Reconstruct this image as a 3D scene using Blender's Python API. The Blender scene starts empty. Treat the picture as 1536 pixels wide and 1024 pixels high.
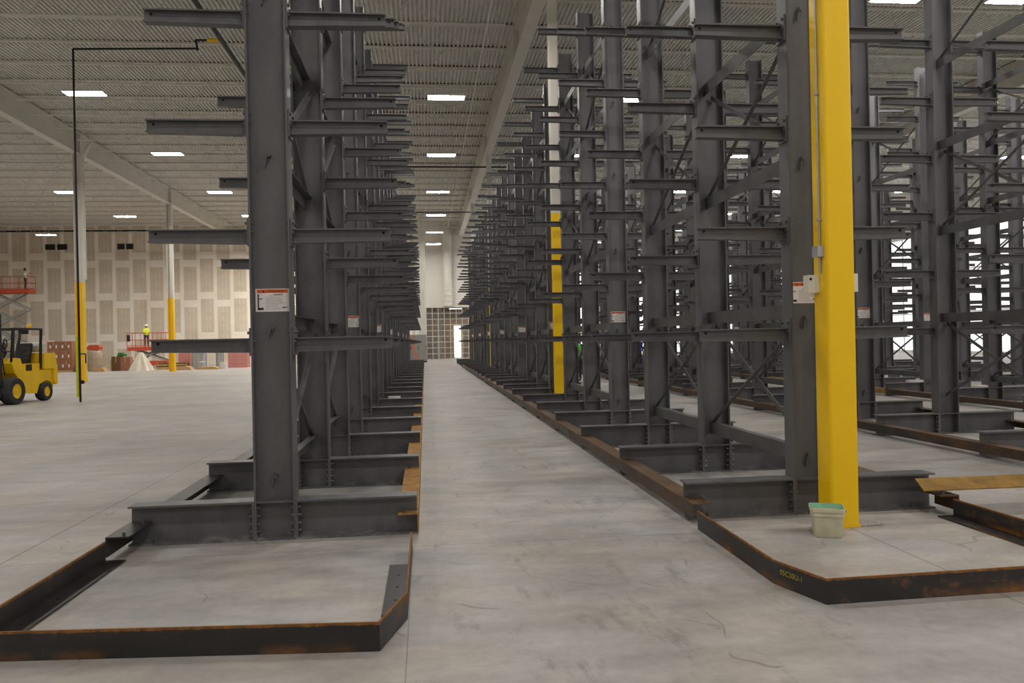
import bpy, math, random
from mathutils import Vector, Matrix
random.seed(7)
C = bpy.context.scene.collection
R = math.radians
ORD = ('first second third fourth fifth sixth seventh eighth ninth tenth eleventh twelfth thirteenth fourteenth fifteenth sixteenth '
       'seventeenth eighteenth nineteenth twentieth twenty-first twenty-second twenty-third twenty-fourth twenty-fifth twenty-sixth '
       'twenty-seventh twenty-eighth twenty-ninth thirtieth').split()

# ------------------------------------------------------------------ materials
def lin(c):
    return tuple((v / 12.92 if v <= .04045 else ((v + .055) / 1.055) ** 2.4) for v in (x / 255 for x in c))

def nt(m):
    m.use_nodes = True
    return m.node_tree.nodes, m.node_tree.links, m.node_tree.nodes['Principled BSDF']

def mat(name, rgb, rough=.6, metal=0., var=.15, scale=6., bump=0., alpha=None, trans=0., space='Object'):
    m = bpy.data.materials.new(name)
    n, l, b = nt(m)
    c = lin(rgb)
    tc = n.new('ShaderNodeTexCoord')
    nz = n.new('ShaderNodeTexNoise'); nz.inputs['Scale'].default_value = scale; nz.inputs['Detail'].default_value = 5
    l.new(tc.outputs[space], nz.inputs['Vector'])
    rp = n.new('ShaderNodeValToRGB')
    rp.color_ramp.elements[0].position = .3; rp.color_ramp.elements[1].position = .7
    rp.color_ramp.elements[0].color = tuple(x * (1 - var) for x in c) + (1,)
    rp.color_ramp.elements[1].color = tuple(min(1, x * (1 + var)) for x in c) + (1,)
    l.new(nz.outputs[0], rp.inputs[0]); l.new(rp.outputs[0], b.inputs['Base Color'])
    b.inputs['Roughness'].default_value = rough; b.inputs['Metallic'].default_value = metal
    if bump:
        bp = n.new('ShaderNodeBump'); bp.inputs['Strength'].default_value = bump; bp.inputs['Distance'].default_value = .01
        l.new(nz.outputs[0], bp.inputs['Height']); l.new(bp.outputs[0], b.inputs['Normal'])
    if trans: b.inputs['Transmission Weight'].default_value = trans
    return m

def emit(name, rgb, strength):
    m = bpy.data.materials.new(name); n, l, b = nt(m)
    b.inputs['Base Color'].default_value = lin(rgb) + (1,)
    b.inputs['Emission Color'].default_value = tuple(rgb[i] / 255 for i in range(3)) + (1,)
    b.inputs['Emission Strength'].default_value = strength
    return m

class NG:
    """small math-node helper"""
    def __init__(s, m): s.n, s.l, s.b = nt(m)
    def put(s, sock, v):
        if isinstance(v, (int, float)): sock.default_value = v
        else: s.l.new(v, sock)
    def m(s, op, a, b=0., c=None):
        k = s.n.new('ShaderNodeMath'); k.operation = op
        s.put(k.inputs[0], a); s.put(k.inputs[1], b)
        if c is not None: s.put(k.inputs[2], c)
        return k.outputs[0]
    def noise(s, vec, scale, detail=4, rough=.5):
        k = s.n.new('ShaderNodeTexNoise'); s.l.new(vec, k.inputs['Vector'])
        k.inputs['Scale'].default_value = scale; k.inputs['Detail'].default_value = detail; k.inputs['Roughness'].default_value = rough
        return k.outputs[0]
    def ramp(s, v, stops):
        k = s.n.new('ShaderNodeValToRGB'); cr = k.color_ramp
        while len(cr.elements) < len(stops): cr.elements.new(.5)
        for e, (p, c) in zip(cr.elements, stops):
            e.position = p; e.color = (c, c, c, 1) if isinstance(c, (int, float)) else tuple(c) + (1,)
        s.l.new(v, k.inputs[0]); return k.outputs[0]
    def mix(s, f, a, b, mode='MIX'):
        k = s.n.new('ShaderNodeMix'); k.data_type = 'RGBA'; k.blend_type = mode
        s.put(k.inputs[0], f)
        for i, v in ((6, a), (7, b)):
            if isinstance(v, tuple): k.inputs[i].default_value = v + (1,)
            else: s.l.new(v, k.inputs[i])
        return k.outputs[2]
    def pos(s, which='Position'):
        if which == 'Position': return s.n.new('ShaderNodeNewGeometry').outputs['Position']
        return s.n.new('ShaderNodeTexCoord').outputs[which]
    def sep(s, v):
        k = s.n.new('ShaderNodeSeparateXYZ'); s.l.new(v, k.inputs[0]); return k.outputs
    def scale(s, v, sc):
        k = s.n.new('ShaderNodeMapping'); k.inputs['Scale'].default_value = sc; s.l.new(v, k.inputs[0]); return k.outputs[0]

def floor_mat():
    m = bpy.data.materials.new('polished_concrete'); g = NG(m)
    p = g.pos(); x, y, z = g.sep(p)
    big = g.noise(p, .35, 5, .6); mid = g.noise(g.scale(p, (1.1, 2.2, 1)), 1.2, 6, .62); fine = g.noise(p, 14, 4, .6)
    v = g.m('ADD', g.m('MULTIPLY', big, .45), g.m('ADD', g.m('MULTIPLY', mid, .4), g.m('MULTIPLY', fine, .15)))
    base = g.ramp(v, [(.36, lin((138, 133, 129))), (.5, lin((167, 162, 158))), (.62, lin((190, 185, 180)))])
    # scuffs
    sc = g.noise(g.scale(p, (2.5, .7, 1)), 1.7, 8, .72)
    scm = g.ramp(sc, [(.55, 0.), (.74, .62)])
    aisle = g.m('MULTIPLY', g.m('GREATER_THAN', x, -.3), g.m('LESS_THAN', x, 2.6))
    base = g.mix(g.m('MULTIPLY', scm, g.m('ADD', .35, g.m('MULTIPLY', aisle, .65))), base, lin((92, 87, 83)))
    # warm and cool blotches
    tint = g.ramp(g.noise(p, .9, 3), [(.38, (.93, .98, 1.06)), (.62, (1.05, 1.0, .93))])
    base = g.mix(.55, base, tint, 'MULTIPLY')
    spk = g.ramp(g.noise(g.scale(p, (6, 2.2, 1)), 2.6, 6, .75), [(.64, 0.), (.74, .5)])
    base = g.mix(g.m('MULTIPLY', spk, g.m('ADD', .25, g.m('MULTIPLY', aisle, .75))), base, lin((104, 99, 95)))
    # thin trowel arcs
    w = g.n.new('ShaderNodeTexVoronoi'); w.feature = 'DISTANCE_TO_EDGE'; w.inputs['Scale'].default_value = .9
    wob = g.n.new('ShaderNodeVectorMath'); wob.operation = 'ADD'
    nzv = g.n.new('ShaderNodeTexNoise'); nzv.inputs['Scale'].default_value = 1.1; g.l.new(p, nzv.inputs['Vector'])
    g.l.new(p, wob.inputs[0]); g.l.new(nzv.outputs['Color'], wob.inputs[1]); g.l.new(wob.outputs[0], w.inputs['Vector'])
    arc = g.m('MULTIPLY', g.m('LESS_THAN', w.outputs['Distance'], .006), g.ramp(g.noise(p, 1.6, 2), [(.52, 0.), (.6, .45)]))
    base = g.mix(arc, base, lin((100, 94, 90)))
    # saw-cut joints
    def ln(c, at, hw): return g.m('LESS_THAN', g.m('ABSOLUTE', g.m('SUBTRACT', c, at)), hw)
    j = ln(x, -3.3, .006)
    j = g.m('MAXIMUM', j, ln(x, 3.55, .005))
    j = g.m('MAXIMUM', j, g.m('MULTIPLY', ln(y, 6.6, .004), .8))
    j = g.m('MAXIMUM', j, g.m('MULTIPLY', ln(y, 13.9, .006), .7))
    j = g.m('MAXIMUM', j, g.m('MULTIPLY', ln(y, 21.2, .008), .7))
    j = g.m('MAXIMUM', j, ln(x, -10.2, .006))
    j = g.m('MAXIMUM', j, g.m('MULTIPLY', g.m('MULTIPLY', ln(x, -.13, .003), g.m('LESS_THAN', y, 6.6)), .7))
    base = g.mix(g.m('MULTIPLY', j, .75), base, lin((72, 68, 64)))
    g.l.new(base, g.b.inputs['Base Color'])
    g.l.new(g.ramp(v, [(.3, .42), (.7, .62)]), g.b.inputs['Roughness'])
    g.b.inputs['Specular IOR Level'].default_value = .35
    bp = g.n.new('ShaderNodeBump'); bp.inputs['Strength'].default_value = .06; g.l.new(fine, bp.inputs['Height']); g.l.new(bp.outputs[0], g.b.inputs['Normal'])
    return m

def steel_mat(name, rgb, warm=.0):
    m = bpy.data.materials.new(name); g = NG(m)
    p = g.pos('Object'); w = g.pos(); x, y, z = g.sep(w)
    a = g.noise(g.scale(w, (3, 3, .8)), 1.4, 5, .6); f = g.noise(w, 30, 3)
    v = g.m('ADD', g.m('MULTIPLY', a, .8), g.m('MULTIPLY', f, .2))
    c = lin(rgb)
    d = tuple(k * .78 for k in c); e = (c[0] * 1.22, c[1] * 1.15, c[2] * 1.15)
    base = g.ramp(v, [(.32, d), (.5, c), (.68, e)])
    # pale concrete dust low down
    dz = g.ramp(z, [(0., .75), (.05, .0)])
    dn = g.ramp(g.noise(w, 5, 5, .7), [(.48, 0.), (.68, 1.)])
    base = g.mix(g.m('MULTIPLY', dz, dn), base, lin((190, 184, 178)))
    # occasional rust bloom
    rn = g.ramp(g.noise(w, 1.1, 7, .7), [(.69, 0.), (.78, .7)])
    base = g.mix(g.m('MULTIPLY', rn, .7), base, lin((112, 78, 40)))
    g.l.new(base, g.b.inputs['Base Color'])
    g.b.inputs['Roughness'].default_value = .42; g.b.inputs['Metallic'].default_value = .25
    g.l.new(g.ramp(a, [(.3, .36), (.7, .55)]), g.b.inputs['Roughness'])
    return m

def rust_mat(name, amount, scale_col=(40, 36, 36), rust=(128, 80, 34), zt=.155, edge=.8, fs=22, low=0.):
    """mill scale with rust patches; edge rust near world height zt"""
    m = bpy.data.materials.new(name); g = NG(m)
    w = g.pos(); x, y, z = g.sep(w)
    n1 = g.noise(g.scale(w, (1.2, 1.2, 2.5)), 1.7, 6, .65); n2 = g.noise(w, fs, 5, .7)
    v = g.m('ADD', g.m('MULTIPLY', n1, .72), g.m('MULTIPLY', n2, .28))
    t = .66 - .4 * amount
    k = g.ramp(v, [(max(0., t - .1), 0.), (min(1., t + .12), 1.)])
    ed = g.m('MULTIPLY', g.m('GREATER_THAN', g.m('ADD', z, g.m('MULTIPLY', g.m('SUBTRACT', n2, .5), .02)), zt), edge)
    k = g.m('MAXIMUM', k, ed)
    if low:
        lo_n = g.ramp(g.noise(w, .9, 3, .6), [(.53, 0.), (.64, 1.)])
        k = g.m('MAXIMUM', k, g.m('MULTIPLY', g.m('MULTIPLY', g.ramp(z, [(.02, 1.), (.06, 0.)]), g.m('MULTIPLY', lo_n, g.m('SUBTRACT', 1., g.m('ABSOLUTE', g.sep(g.n.new('ShaderNodeNewGeometry').outputs['Normal'])[2])))), low))
    r = lin(rust)
    rc = g.ramp(n2, [(.3, tuple(q * .55 for q in r)), (.55, r), (.75, (min(1, r[0] * 1.6), r[1] * 1.55, r[2] * 1.3))])
    sc = g.ramp(n1, [(.3, tuple(q * .6 for q in lin(scale_col))), (.7, tuple(q * 1.3 for q in lin(scale_col)))])
    g.l.new(g.mix(k, sc, rc), g.b.inputs['Base Color'])
    g.l.new(g.ramp(k, [(0., .42), (1., .8)]), g.b.inputs['Roughness'])
    g.b.inputs['Metallic'].default_value = .15
    return m

def drywall_mat():
    m = bpy.data.materials.new('taped_drywall'); g = NG(m)
    w = g.pos(); x, y, z = g.sep(w)
    u = g.m('DIVIDE', g.m('ADD', x, 60.35), 1.44)
    col = g.m('FLOOR', u); fu = g.m('FRACT', u)
    odd = g.m('MODULO', col, 2.)
    v = g.m('ADD', g.m('DIVIDE', g.m('ADD', z, 1.0), 3.6), g.m('MULTIPLY', odd, .2)); fv = g.m('FRACT', v)
    def band(f, a, b): return g.m('MULTIPLY', g.m('GREATER_THAN', f, a), g.m('LESS_THAN', f, b))
    panel = g.m('MULTIPLY', band(fu, .11, .89), band(fv, .09, .92))
    # dabbed screw columns
    s1 = g.m('FRACT', g.m('MULTIPLY', g.m('SUBTRACT', fu, .12), 4.6)); 
    dab = g.m('MULTIPLY', band(s1, .42, .62), g.m('GREATER_THAN', g.m('SINE', g.m('MULTIPLY', z, 8.)), -.35))
    dab = g.m('MULTIPLY', dab, band(fu, .25, .8))
    nz = g.noise(w, .5, 5, .6)
    pap = g.ramp(nz, [(.3, lin((202, 190, 171))), (.7, lin((220, 208, 190)))])
    mud = g.ramp(nz, [(.3, lin((238, 229, 214))), (.7, lin((248, 242, 232)))])
    c = g.mix(panel, mud, pap)
    c = g.mix(g.m('MULTIPLY', g.m('MULTIPLY', panel, dab), .4), c, mud)
    g.l.new(c, g.b.inputs['Base Color']); g.b.inputs['Roughness'].default_value = .9
    return m

M = dict(
    floor=floor_mat(),
    steel=steel_mat('charcoal_rack_paint', (101, 101, 104)),
    steel_dark=mat('brace_paint', (92, 92, 92), .5, .2, .15, 5),
    bolt=mat('zinc_bolt', (104, 102, 100), .4, .6, .1, 40),
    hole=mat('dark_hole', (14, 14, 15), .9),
    rust_dark=rust_mat('mill_scale_angle', .02, (50, 46, 46), (146, 98, 44), .144, .85, 22, .9),
    rust_black=rust_mat('plain_mill_scale', .06, (58, 53, 52), (120, 74, 32), 9.),
    rust_mid=rust_mat('weathered_angle', .26, (62, 54, 50), (116, 82, 48), .176, .55),
    rust_orange=rust_mat('orange_rust_angle', .8, (116, 88, 56), (166, 124, 66), 9., 0, 8),
    rust_plate=rust_mat('yellow_rust_plate', 1.2, (140, 106, 50), (150, 116, 52), 9., 0, 4),
    drywall=drywall_mat(),
    white_wall=mat('white_painted_wall', (226, 222, 214), .8, 0, .03, .6),
    deck=mat('white_roof_deck', (222, 221, 214), .7, 0, .05, .8),
    white_steel=mat('white_painted_steel', (214, 210, 200), .6, 0, .05, 1.5),
    yellow=mat('safety_yellow_wrap', (255, 206, 2), .34, 0, .03, 2.5),
    yellow_old=mat('faded_yellow_paint', (246, 200, 6), .5, 0, .06, 2.),
    lime=mat('lime_sleeve', (204, 208, 20), .5),
    housing=mat('light_housing', (220, 218, 212), .5),
    lamp_bright=emit('bright_lamp_diffuser', (255, 240, 218), 235.),
    lamp=emit('lamp_diffuser', (255, 245, 231), 123.),
    black=mat('black_paint', (26, 25, 25), .5, 0, .2, 8),
    black_iron=mat('black_pipe', (30, 29, 29), .5, .3, .2, 8),
    orange_lbl=mat('label_orange', (214, 98, 40), .5, 0, .06, 30),
    white_lbl=mat('label_white', (240, 236, 234), .5, 0, .03, 30),
    ink=mat('label_ink', (48, 44, 44), .6),
    grey_ink=mat('label_grey_print', (150, 146, 146), .6),
    chalk=mat('yellow_chalk', (176, 168, 70), .9, 0, .3, 60),
    chalk_white=mat('white_chalk', (168, 158, 120), .9, 0, .3, 60),
    bucket=mat('dusty_cream_plastic', (206, 202, 172), .55, 0, .1, 14),
    mint=mat('mint_paint_residue', (150, 208, 178), .5, 0, .18, 10),
    wire=mat('handle_wire', (90, 90, 88), .4, .7),
    offwhite=mat('offwhite_plastic', (226, 222, 208), .45, 0, .03),
    galv=mat('galvanised_steel', (180, 182, 186), .35, .7, .08, 10),
    lift_red=mat('lift_red_orange', (190, 74, 46), .55, 0, .1, 3),
    rubber=mat('tyre_rubber', (50, 50, 52), .85, 0, .15, 10),
    tank=mat('gas_tank_white', (205, 204, 196), .4, 0, .05),
    amber=mat('amber_lens', (240, 180, 40), .3),
    carton=mat('carton_brown', (150, 104, 78), .85, 0, .1, 4),
    carton_dark=mat('carton_dark', (104, 78, 50), .85, 0, .1, 4),
    carton_tan=mat('carton_tan', (188, 152, 108), .85, 0, .1, 4),
    wood=mat('pale_lumber', (196, 164, 112), .8, 0, .15, 5),
    canvas=mat('white_tarp', (222, 214, 198), .85, 0, .08, 3, .3),
    film=mat('clear_film', (225, 226, 228), .15, 0, .05, 20, .4, trans=.6),
    wrap=mat('stretch_wrap', (168, 150, 128), .35, 0, .15, 6),
    pinkfoam=mat('pink_foam_board', (206, 140, 132), .8, 0, .06, 3),
    green=mat('green_cloth', (60, 110, 50), .8),
    panel_grey=mat('switchgear_grey', (150, 152, 148), .5, 0, .04, 2),
    glass=mat('window_glass', (235, 240, 240), .05, 0, 0, 1, trans=.95),
    mull=mat('pale_mullion', (206, 206, 202), .5),
    room_dark=mat('dim_room_wall', (150, 120, 88), .8, 0, .3, .8),
    daylight=emit('daylight_panel', (240, 246, 255), 3.2),
    wall_glow=emit('added_wall_glow', (244, 246, 250), .85),
    orange_cord=mat('orange_cord', (206, 110, 70), .6),
    skin=mat('skin', (150, 104, 80), .6), denim=mat('navy_denim', (42, 50, 92), .8), dark_cloth=mat('dark_trousers', (54, 44, 48), .85),
    white_cloth=mat('white_shirt', (214, 210, 204), .85), blue_cloth=mat('blue_shirt', (44, 48, 150), .8),
    hivis=mat('hi_vis_yellow', (206, 222, 60), .7), hivis_green=mat('hi_vis_green', (96, 220, 70), .7),
    hat=mat('white_hard_hat', (232, 230, 224), .35), hair=mat('dark_hair', (36, 28, 24), .7), boot=mat('brown_boot', (70, 52, 40), .8),
    water=mat('water_bottle_plastic', (176, 204, 228), .15, 0, .05, 9), blue_cap=mat('blue_cap', (40, 70, 170), .4),
    paper=mat('white_sheet', (232, 230, 226), .8),
)

# ------------------------------------------------------------------ mesh builder
class MB:
    def __init__(s): s.v, s.f, s.mi, s.sm = [], [], [], []
    def face(s, idx, m=0, smooth=False): s.f.append(tuple(idx)); s.mi.append(m); s.sm.append(smooth)
    def box(s, x0, x1, y0, y1, z0, z1, m=0):
        b = len(s.v)
        s.v += [(x0, y0, z0), (x1, y0, z0), (x1, y1, z0), (x0, y1, z0), (x0, y0, z1), (x1, y0, z1), (x1, y1, z1), (x0, y1, z1)]
        for q in ((0, 3, 2, 1), (4, 5, 6, 7), (0, 1, 5, 4), (1, 2, 6, 5), (2, 3, 7, 6), (3, 0, 4, 7)): s.face([b + i for i in q], m)
        return s
    def bar(s, p, q, w, h, up=(0, 0, 1), m=0, off=(0, 0)):
        """box along p->q; w sideways, h along up"""
        p, q = Vector(p), Vector(q); d = (q - p).normalized(); u = Vector(up)
        r = d.cross(u)
        if r.length < 1e-5: r = d.cross(Vector((0, 1, 0)))
        r.normalize(); u = r.cross(d).normalized()
        b = len(s.v)
        for e in (p, q):
            for a, c in ((-.5, -.5), (.5, -.5), (.5, .5), (-.5, .5)):
                s.v.append(tuple(e + r * (a * w + off[0]) + u * (c * h + off[1])))
        for k in ((0, 3, 2, 1), (4, 5, 6, 7), (0, 1, 5, 4), (1, 2, 6, 5), (2, 3, 7, 6), (3, 0, 4, 7)): s.face([b + i for i in k], m)
        return s
    def rings(s, rings, m=0, cap=True, smooth=True, close=True):
        b = len(s.v); n = len(rings[0])
        for r in rings: s.v += [tuple(p) for p in r]
        for k in range(len(rings) - 1):
            for i in range(n if close else n - 1):
                j = (i + 1) % n
                s.face((b + k * n + i, b + k * n + j, b + (k + 1) * n + j, b + (k + 1) * n + i), m, smooth)
        if cap:
            s.face([b + i for i in reversed(range(n))], m); s.face([b + (len(rings) - 1) * n + i for i in range(n)], m)
        return s
    def cyl(s, p, q, r0, r1=None, n=12, m=0, cap=True, smooth=True):
        r1 = r0 if r1 is None else r1
        p, q = Vector(p), Vector(q); d = (q - p).normalized()
        a = d.cross(Vector((0, 0, 1)) if abs(d.z) < .9 else Vector((1, 0, 0))).normalized(); c = d.cross(a)
        ring = lambda o, r: [o + (a * math.cos(t) + c * math.sin(t)) * r for t in (2 * math.pi * i / n for i in range(n))]
        return s.rings([ring(p, r0), ring(q, r1)], m, cap, smooth)
    def tube(s, pts, r, n=8, m=0):
        for a, b in zip(pts, pts[1:]): s.cyl(a, b, r, r, n, m)
        return s
    def lathe(s, prof, o=(0, 0, 0), axis='z', n=20, m=0, cap=True):
        out = []
        for r, h in prof:
            ring = []
            for i in range(n):
                t = 2 * math.pi * i / n; a, b = r * math.cos(t), r * math.sin(t)
                ring.append({'z': (o[0] + a, o[1] + b, o[2] + h), 'y': (o[0] + b, o[1] + h, o[2] + a), 'x': (o[0] + h, o[1] + a, o[2] + b)}[axis])
            out.append(ring)
        return s.rings(out, m, cap)
    def prism(s, poly, axis, a, b, m=0):
        """extrude a 2D polygon along axis from a to b ('y': poly is (x,z); 'x': (y,z); 'z': (x,y))"""
        f = {'y': lambda p, t: (p[0], t, p[1]), 'x': lambda p, t: (t, p[0], p[1]), 'z': lambda p, t: (p[0], p[1], t)}[axis]
        return s.rings([[f(p, a) for p in poly], [f(p, b) for p in poly]], m, True, False)
    def mesh(s, name, mats):
        me = bpy.data.meshes.new(name)
        me.from_pydata([tuple(v) for v in s.v], [], s.f)
        for k in (mats if isinstance(mats, (list, tuple)) else [mats]): me.materials.append(k)
        me.polygons.foreach_set('material_index', s.mi)
        me.polygons.foreach_set('use_smooth', s.sm)
        me.update()
        import bmesh
        bm = bmesh.new(); bm.from_mesh(me); bmesh.ops.recalc_face_normals(bm, faces=bm.faces[:]); bm.to_mesh(me); bm.free()
        if any(s.sm): me.set_sharp_from_angle(angle=R(40))
        return me
    def obj(s, name, mats, parent=None, loc=(0, 0, 0)): return link(name, s.mesh(name, mats), parent, loc)

def link(name, me, parent=None, loc=(0, 0, 0), rot=None):
    o = bpy.data.objects.new(name, me); C.objects.link(o); o.location = loc
    if rot: o.rotation_euler = rot
    if parent is not None: o.parent = parent
    return o
def tag(o, label, cat, group=None, kind=None):
    o['label'] = label; o['category'] = cat
    if group: o['group'] = group
    if kind: o['kind'] = kind
    return o
def thing(name, label, cat, loc=(0, 0, 0), rz=0., group=None, kind=None):
    o = bpy.data.objects.new(name, None); C.objects.link(o); o.location = loc; o.rotation_euler = (0, 0, rz)
    return tag(o, label, cat, group, kind)
def struct(name, mb, m):
    o = mb.obj(name, m); o['kind'] = 'structure'; return o
def text_mesh(body, size, material, name='lettering', squash=1.):
    cu = bpy.data.curves.new('t', 'FONT'); cu.body = body; cu.size = size; cu.align_x = 'CENTER'; cu.align_y = 'CENTER'; cu.resolution_u = 2
    o = bpy.data.objects.new('t', cu); C.objects.link(o)
    bpy.context.view_layer.update()
    me = bpy.data.meshes.new_from_object(o.evaluated_get(bpy.context.evaluated_depsgraph_get()))
    bpy.data.objects.remove(o); me.name = name
    for v in me.vertices: v.co.x *= squash
    me.materials.clear(); me.materials.append(material)
    return me

# ------------------------------------------------------------------ the setting
XL, XR, YB, YF, ZC = -39., 38., -14., 75., 12.5
struct('floor', MB().box(XL, XR, YB, YF + 12, -.2, 0), M['floor'])
mb = MB()                                      # corrugated deck, flutes along y
pitch, x, prof = .1524, XL, []
while x < XR:
    prof += [(x, ZC), (x + .066, ZC), (x + .074, ZC + .07), (x + .144, ZC + .07)]; x += pitch
b0 = len(mb.v)
for yy in (YB, YF + .2):
    for px, pz in prof: mb.v.append((px, yy, pz))
n = len(prof)
for i in range(n - 1): mb.face((i, i + 1, n + i + 1, n + i))
mb.box(XL, XR, YB, YF + .2, ZC + .12, ZC + .2)
struct('ceiling', mb, M['deck'])
struct('wall_left', MB().box(XL - .2, XL, YB, YF, 0, ZC + .1), M['white_wall'])
struct('wall_right', MB().box(XR, XR + .2, YB, YF, 0, ZC + .1), M['white_wall'])
struct('wall_back', MB().box(XL, XR, YB - .2, YB, 0, ZC + .1), M['white_wall'])
struct('wall_far', MB().box(XL, -.9, YF, YF + .2, 0, ZC + .1), M['drywall'])
mb = MB(); mb.box(-.9, 4.6, YF, YF + .2, 4.87, ZC + .1); mb.box(4.6, XR, YF, YF + .2, 0, ZC + .1); mb.box(-.9, .15, YF, YF + .2, 0, 4.87)
mb.box(.15, 4.6, YF - .05, YF, 4.8, 4.87)
mb.box(.3, 1.55, YF - .03, YF, 5., ZC); mb.box(2.9, 4.5, YF - .03, YF, 5., ZC)
struct('wall_end', mb, M['white_wall'])
struct('trim_1', MB().box(XL, -.9, YF - .12, YF, 11.98, 12.1), M['black'])
for nm, ax, a, c0, c1 in (('glow_panel_2', 'y', YF - .04, 8., 36.5), ('glow_panel_3', 'x', XR - .04, 34., 73.)):  # glowing panels added to stand in for the brightness of the far walls
    w = bpy.data.objects.new(nm, None); C.objects.link(w); w['kind'] = 'structure'
    fr, pn = MB(), MB(); n_ = int((c1 - c0) / 2.4)
    for i in range(n_ + 1):
        q = c0 + (c1 - c0) * i / n_
        fr.box(*((q - .05, q + .05, a - .04, a) if ax == 'y' else (a - .04, a, q - .05, q + .05)), .15, 9.)
    for z in (.15, 3., 6., 8.95): fr.box(*((c0, c1, a - .045, a - .001) if ax == 'y' else (a - .045, a - .001, c0, c1)), z, z + .08)
    pn.box(*((c0, c1, a + .005, a + .03) if ax == 'y' else (a + .005, a + .03, c0, c1)), .15, 9.)
    fr.obj('window_or_glow_frame', M['mull'], w); pn.obj('window_or_glow_pane', M['wall_glow'], w)  # frame and pane of the added glow, not a known window
# room glimpsed through the glazed end wall
mb = MB(); mb.box(-1, 7, YF + 6, YF + 6.2, 0, 6); mb.box(-1.2, -1, YF + .2, YF + 6, 0, 6); mb.box(7, 7.2, YF + .2, YF + 6, 0, 6); mb.box(-1, 7, YF + .2, YF + 6, 4.95, 5.1)
struct('wall_room', mb, M['room_dark'])
struct('door_1', MB().box(2.9, 3.55, YF + 5.9, YF + 5.98, .05, 3.2), M['daylight'])
w = bpy.data.objects.new('window_1', None); C.objects.link(w); w['kind'] = 'structure'
fr = MB()
for i in range(9): fr.box(.15 + i * .55 - .025, .15 + i * .55 + .025, YF + .04, YF + .1, 0, 4.8)
for k in range(10): fr.box(.125, 4.575, YF + .045, YF + .095, k * .53, k * .53 + .045)
fr.obj('window_or_glow_frame', M['mull'], w)
MB().box(.15, 4.55, YF + .065, YF + .07, 0, 4.8).obj('window_or_glow_pane', M['glass'], w)
tag(MB().box(-.6, 6.5, YF + 2.0, YF + 2.2, 3.85, 4.5).obj('header_beam', M['wood']), 'tan timber header beam behind the gridded glazing at aisle end', 'beam', kind='thing')
tag(MB().box(1.15, 1.6, YF + 2.3, YF + 2.7, 0, 4.9).obj('interior_post', M['canvas']), 'beige square post behind the gridded glazing at aisle end', 'post', kind='thing')

# joists, girders
def joist_mesh(L):
    m = MB(); d = .8
    m.box(0, L, -.09, .09, -.05, 0); m.box(.6, L - .6, -.05, .05, -d - .04, -d)
    n = max(2, int(L / 1.2)); st = (L - 1.2) / n; a = (.15, 0, -.03)
    m.bar(a, (.6, 0, -d), .025, .025)
    for i in range(n):
        x0 = .6 + st * i
        m.bar((x0, 0, -d), (x0 + st / 2, 0, -.04), .022, .022); m.bar((x0 + st / 2, 0, -.04), (x0 + st, 0, -d), .022, .022)
    m.bar((L - .6, 0, -d), (L - .15, 0, -.03), .03, .03)
    return m.mesh('roof_joist', M['white_steel'])
GX = (-37.6, -17.1, 3.46, 24.0)
def flute_shade_mesh(xa, xb):  # black boxes standing in for the shade in flutes above each joist chord
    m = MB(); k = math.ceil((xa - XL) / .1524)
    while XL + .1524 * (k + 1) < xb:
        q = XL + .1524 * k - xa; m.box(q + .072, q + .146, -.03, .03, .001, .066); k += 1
    return m.mesh('flute_shade', M['hole'])
bays = (('above the far left floor', GX[0], GX[1]), ('above the left rack row', GX[1], GX[2]), ('above the right rack rows', GX[2], GX[3]), ('by the far right wall', GX[3], XR))
for nm, x0, x1 in bays:
    me = joist_mesh(x1 - x0 - .24); mc = flute_shade_mesh(x0 + .12, x1 - .12)
    for k in range(27):
        yj = 16.9 + 2.18 * k
        if yj > 74: break
        o = link('roof_joist', me, None, (x0 + .12, yj, ZC - .002))
        tag(o, f'white open-web roof joist, {ORD[k]} from the front {nm}', 'joist', 'roof joists', 'thing')
        fc = link('flute_shade', mc, o); fc['kind'] = 'stuff'; fc['label'] = 'dark strip of painted shade in the deck flutes'
for i, gx in enumerate(GX):
    m = MB(); ye = YF - .15; m.box(gx - .2, gx + .2, YB, ye, 11.36, 11.4); m.box(gx - .015, gx + .015, YB, ye, 11.4, 12.4); m.box(gx - .2, gx + .2, YB, ye, 12.4, 12.44 - .005)
    for yy in (20.8, 28, 42.5, 57.1): m.box(gx - .18, gx + .18, yy - .02, yy + .02, 11.4, 12.4)
    o = m.obj('roof_girder', M['white_steel'])
    tag(o, ('white roof girder at the far left', 'long white steel roof girder over the yellow-based columns on the left', 'long white steel roof girder above the rack row right of the aisle',
            'white steel roof girder over the far right rack rows')[i], 'girder', 'roof girders', 'thing')

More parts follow.
